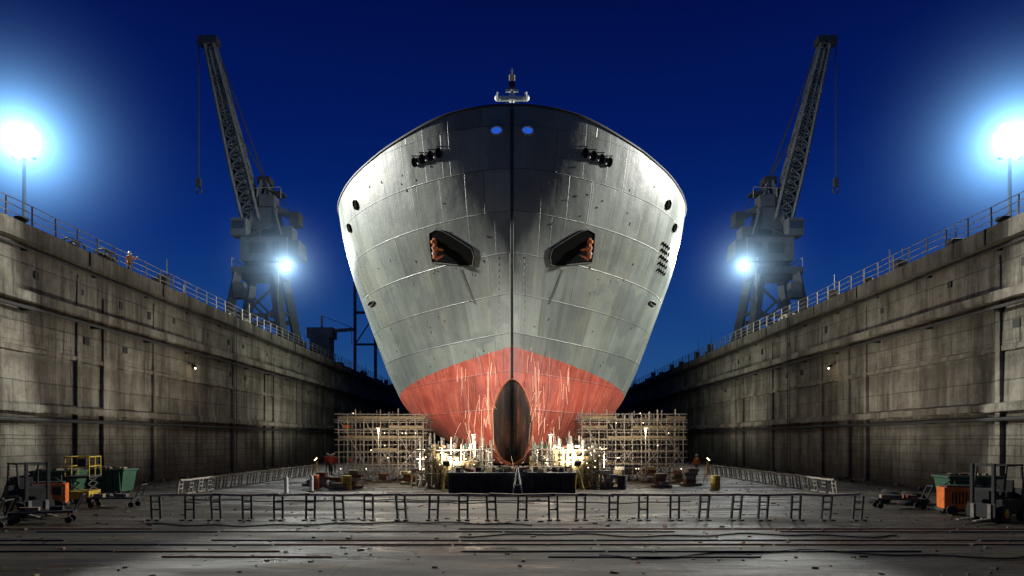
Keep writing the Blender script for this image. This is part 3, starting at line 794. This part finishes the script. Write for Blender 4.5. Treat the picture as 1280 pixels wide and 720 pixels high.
# ------------------------------------------------------------------ vehicles and equipment
def forklift(name,loc,rot,paint='black'):
    root=empty(name,loc,rot); m=MB()
    m.box((0,.15,.55),(1.1,1.7,.55),paint); m.box((0,.95,.75),(1.1,.5,.85),'dark'); m.box((0,-.45,.95),(.95,.3,.35),paint)
    m.box((0,.45,.98),(.6,.55,.2),'rubber'); m.box((0,.72,1.25),(.55,.12,.5),'rubber')
    for x in(-.5,.5):
        m.beam((x,-.55,.9),(x,-.3,2.05),.07,.07,paint); m.beam((x,.95,1.1),(x,.8,2.05),.07,.07,paint)
    for k in range(7): m.box((0,-.3+k*.18,2.07),(1.05,.05,.05),paint)
    for x in(-.52,.52): m.box((x,.25,2.07),(.06,1.2,.07),paint)
    m.obj('body',root,bevel=.03)
    w=MB()
    for y,r in((-.55,.34),(.85,.28)):
        for x in(-.5,.5):
            w.tube((x-.11,y,r),(x+.11,y,r),r,'rubber',18); w.tube((x-.12,y,r),(x+.12,y,r),r*.5,'yellow',12)
    w.torus((0,-.18,1.25),(0,-.5,1),.17,.02,'rubber'); w.tube((0,-.18,1.25),(0,-.4,1.0),.03,'dark'); w.obj('wheels',root)
    f=MB()
    for x in(-.36,.36): f.box((x,-.92,1.1),(.1,.14,2.1),'dark')
    for z in(.3,1.2,2.1): f.box((0,-.92,z),(.72,.08,.1),'dark')
    f.box((0,-1.03,.45),(.95,.06,.5),'dark')
    for x in(-.28,.28): f.box((x,-1.55,.14),(.12,1.1,.05),'steel'); f.box((x,-1.07,.4),(.12,.05,.55),'steel')
    f.obj('mast_and_forks',root,bevel=.01)
    return root
forklift('forklift',(-19.0,26.9,0),R(50)); forklift('forklift',(18.0,25.4,0),R(-60)); 
def generator(loc,rot):
    root=empty('generator',loc,rot); m=MB(); m.box((0,0,.68),(1.5,.9,.85),'orange'); m.box((0,0,1.14),(1.3,.8,.08),'dark'); m.box((0,0,.2),(1.6,.95,.12),'dark')
    for k in range(6): m.box((-.45+k*.12,-.46,.7),(.05,.03,.5),'black')
    m.box((.45,-.46,.8),(.35,.03,.35),'dark'); m.tube((.5,.1,1.15),(.5,.1,1.45),.05,'dark'); m.path([(-.7,0,1.1),(-.4,0,1.35),(.3,0,1.35),(.6,0,1.1)],.03,'dark'); m.obj('cabinet',root,bevel=.04)
    w=MB()
    for x in(-.5,.5):
        for y in(-.5,.5): w.tube((x,y-.08,.2),(x,y+.08,.2),.2,'rubber',14)
    w.obj('wheels',root)
generator((-20.3,29.8,0),R(25)); generator((18.1,27.5,0),R(-15))
def skip(loc,rot):
    root=empty('waste_skip',loc,rot); m=MB(); 
    m.box((0,0,.72),(2.2,1.5,1.2),'green',Matrix.Rotation(math.pi,3,'X'),.85)
    m.box((0,0,1.33),(2.35,1.65,.09),'green')
    for k in range(5): m.box((-.88+k*.44,-.74,.72),(.07,.08,1.15),'green',Matrix.Rotation(R(6),3,'X'))
    for x in(-.8,.8):
        for y in(-.5,.5): m.tube((x-.06,y,.11),(x+.06,y,.11),.11,'rubber',10)
    m.box((0,0,1.385),(2.1,1.4,.02),'black')
    for k in range(12): m.box((random.uniform(-.9,.9),random.uniform(-.5,.5),1.42),(random.uniform(.2,.6),.15,.12),random.choice(['timber','rust','dark']),Matrix.Rotation(random.uniform(0,3),3,'Z'))
    m.obj('body',root,bevel=.02)
skip((-24.2,36.5,0),R(10)); skip((20.8,31.2,0),R(-8)); skip((-22.7,38.6,0),R(2))
root=empty('scissor_lift',(-20.6,32.8,0),R(15)); m=MB()
m.box((0,0,.4),(1.0,1.7,.35),'yellow')
for s2 in(-.4,.4):
    for k in range(2): m.beam((s2,-.7,.6+k*.3),(s2,.7,.9+k*.3),.05,.07,'dark'); m.beam((s2,.7,.6+k*.3),(s2,-.7,.9+k*.3),.05,.07,'dark')
m.box((0,0,1.25),(1.05,1.8,.1),'dark')
for x in(-.5,.5):
    for y in(-.85,0,.85): m.tube((x,y,1.25),(x,y,2.2),.03,'yellow')
    for z in(1.75,2.2): m.tube((x,-.85,z),(x,.85,z),.03,'yellow')
for y in(-.85,.85):
    for z in(1.75,2.2): m.tube((-.5,y,z),(.5,y,z),.03,'yellow')
    for x in(-.45,.45): m.tube((x-.09,y*.7,.22),(x+.09,y*.7,.22),.22,'rubber',14)
m.box((.2,-.8,1.95),(.35,.15,.35),'dark'); m.obj('platform',root,bevel=.01)
for i,(x,y,z,a) in enumerate(((18.3,31.5,.13,0),(19.1,32.2,.13,0),(18.7,31.8,.39,.2),(17.4,32.4,.13,0),(19.3,33.2,.13,0),(18.2,32.6,.35,.4))):
    m=MB(); m.torus((0,0,0),(math.sin(a),0,math.cos(a)),.38,.14,'rubber',20,8); m.obj('tyre',smooth=True,loc=(x,y,z+.02))
for (x,y,r) in((-17.8,30.6,.1),(-16.9,24.6,.4),(17.0,30,-.2),(-18.0,22.5,.2)):
    m=MB(); m.box((0,0,.42),(2.0,.9,.07),'dark')
    for a in(-.85,.85):
        for c2 in(-.35,.35): m.tube((a,c2-.05,.12),(a,c2+.05,.12),.12,'rubber',12); m.tube((a,c2,.12),(a,c2,.42),.03,'dark')
    m.path([(1.0,-.3,.42),(1.25,-.3,1.0),(1.25,.3,1.0),(1.0,.3,.42)],.03,'dark')
    for k in range(4): m.box((random.uniform(-.7,.6),random.uniform(-.2,.2),.53),(.4,.3,random.uniform(.1,.16)),random.choice(['crane','rust','dark','timber']))
    o=m.obj('hand_cart',loc=(x,y,0)); o.rotation_euler=(0,0,r)
# ------------------------------------------------------------------ workers
def worker(loc,rot,top='redvest',pose='stand'):
    me=bpy.data.meshes.new('worker_skel'); bm=bmesh.new(); sk=bm.verts.layers.skin.verify()
    vs={}
    def v(n,co,r,p=None):
        a=bm.verts.new(co); a[sk].radius=(r,r*.85 if n in('chest','waist','pelvis') else r); vs[n]=a
        if p: bm.edges.new((vs[p],a))
        return a
    v('pelvis',(0,0,.95),.15); vs['pelvis'][sk].use_root=True
    v('waist',(0,0,1.12),.14,'pelvis'); v('chest',(0,-.01,1.33),.17,'waist'); v('neck',(0,-.01,1.5),.065,'chest'); v('head',(0,-.02,1.62),.09,'neck'); v('crown',(0,-.02,1.70),.085,'head')
    step=.22 if pose=='walk' else .04
    for s,nm in((-1,'l'),(1,'r')):
        st=step*s
        v('sh'+nm,(s*.2,-.01,1.42),.075,'chest')
        if pose=='reach' and s>0:
            v('el'+nm,(s*.3,-.2,1.3),.05,'sh'+nm); v('wr'+nm,(s*.25,-.42,1.42),.035,'el'+nm); v('ha'+nm,(s*.24,-.50,1.46),.04,'wr'+nm); hd=Vector((0,-1,.3))
        else:
            v('el'+nm,(s*.27,.03+st*.4,1.14),.05,'sh'+nm); v('wr'+nm,(s*.26,-.08+st*.8,.90),.035,'el'+nm); v('ha'+nm,(s*.25,-.11+st*.8,.82),.04,'wr'+nm); hd=Vector((0,-.1,-1))
        hb=vs['ha'+nm].co.copy()
        for q in range(4):
            v('f%d'%q+nm,hb+hd.normalized()*(.08+.015*(q%3))+Vector((0,(q-1.5)*.02,0)),.009,'ha'+nm)
        v('th'+nm,hb+hd.normalized()*.03+Vector((0,-.05,0)),.011,'ha'+nm)
        v('hip'+nm,(s*.1,0,.88),.105,'pelvis'); v('kn'+nm,(s*.12,-.04-st*.6,.5),.07,'hip'+nm); v('an'+nm,(s*.13,.02-st*1.1,.1),.05,'kn'+nm); v('to'+nm,(s*.14,-.16-st*1.1,.05),.045,'an'+nm)
    bm.to_mesh(me); bm.free()
    o=bpy.data.objects.new('tmp',me); scene.collection.objects.link(o)
    o.modifiers.new('Skin','SKIN'); ss=o.modifiers.new('Sub','SUBSURF'); ss.levels=1; ss.render_levels=1
    dg=bpy.context.evaluated_depsgraph_get(); nm=bpy.data.meshes.new_from_object(o.evaluated_get(dg)); bpy.data.objects.remove(o)
    nm.materials.clear()
    for k in('skin',top,'trouser','black'): nm.materials.append(M[k])
    for p in nm.polygons:
        c=p.center; p.use_smooth=True
        isarm=abs(c.x)>.2
        if c.z>1.5: mi=0
        elif isarm and (c.z<.9 or c.y<-.4): mi=0
        elif c.z>.95 or (isarm and c.z>.9): mi=1
        elif c.z<.13: mi=3
        else: mi=2
        p.material_index=mi
    root=empty('worker',loc,rot); bo=bpy.data.objects.new('body',nm); scene.collection.objects.link(bo); bo.parent=root
    h=MB(); h.sphere((0,-.02,1.71),.125,'helmet',14,10,(1,1.12,.8)); h.tube((0,-.03,1.69),(0,-.03,1.705),.155,'helmet',16)
    h.obj('helmet',root,smooth=True)
    f=MB(); f.sphere((0,-.115,1.615),.018,'skin',6,5,(1,1,1.4))
    for s in(-1,1): f.sphere((s*.033,-.10,1.645),.012,'black',6,4); f.sphere((s*.092,-.01,1.63),.022,'skin',6,5,(.5,1,1.3))
    f.box((0,-.105,1.575),(.045,.01,.01),'rust'); f.obj('face',root)
    return root
worker((-17.0,63,0),R(20),'redvest','walk'); worker((-16.2,62,0),R(200),'redvest','stand'); worker((-15.4,58,0),R(90),'orangevest','stand')
worker((-26.6,47.5,WZ),R(60),'orangevest','reach'); worker((15.4,57,0),R(-60),'orangevest','walk')
# ------------------------------------------------------------------ world + camera
w=bpy.data.worlds.new('World'); scene.world=w; w.use_nodes=True; nt=w.node_tree
bg=nt.nodes['Background']; tc=N(nt,'ShaderNodeTexCoord'); sp=N(nt,'ShaderNodeSeparateXYZ'); nt.links.new(tc.outputs['Generated'],sp.inputs[0])
rm=ramp(nt,[(0,(.026,.092,.23,1)),(.13,(.010,.058,.21,1)),(.26,(.0025,.024,.17,1)),(.40,(.0008,.010,.11,1)),(.55,(.0004,.004,.06,1)),(1,(.0003,.002,.03,1))])
nz=noise(nt,tc.outputs['Generated'],2.5,4,.5,(1,1,2.5))
nt.links.new(math_(nt,'ADD',sp.outputs[2],math_(nt,'MULTIPLY',math_(nt,'SUBTRACT',nz,.5),.06)),rm.inputs[0]); nt.links.new(rm.outputs[0],bg.inputs[0]); bg.inputs[1].default_value=1
cam=bpy.data.cameras.new('Camera'); co=bpy.data.objects.new('Camera',cam); scene.collection.objects.link(co)
co.location=(0,0,3); co.rotation_euler=(R(90),0,0); cam.lens=24; cam.sensor_width=36; cam.shift_y=190/1280; cam.clip_end=3000
scene.camera=co
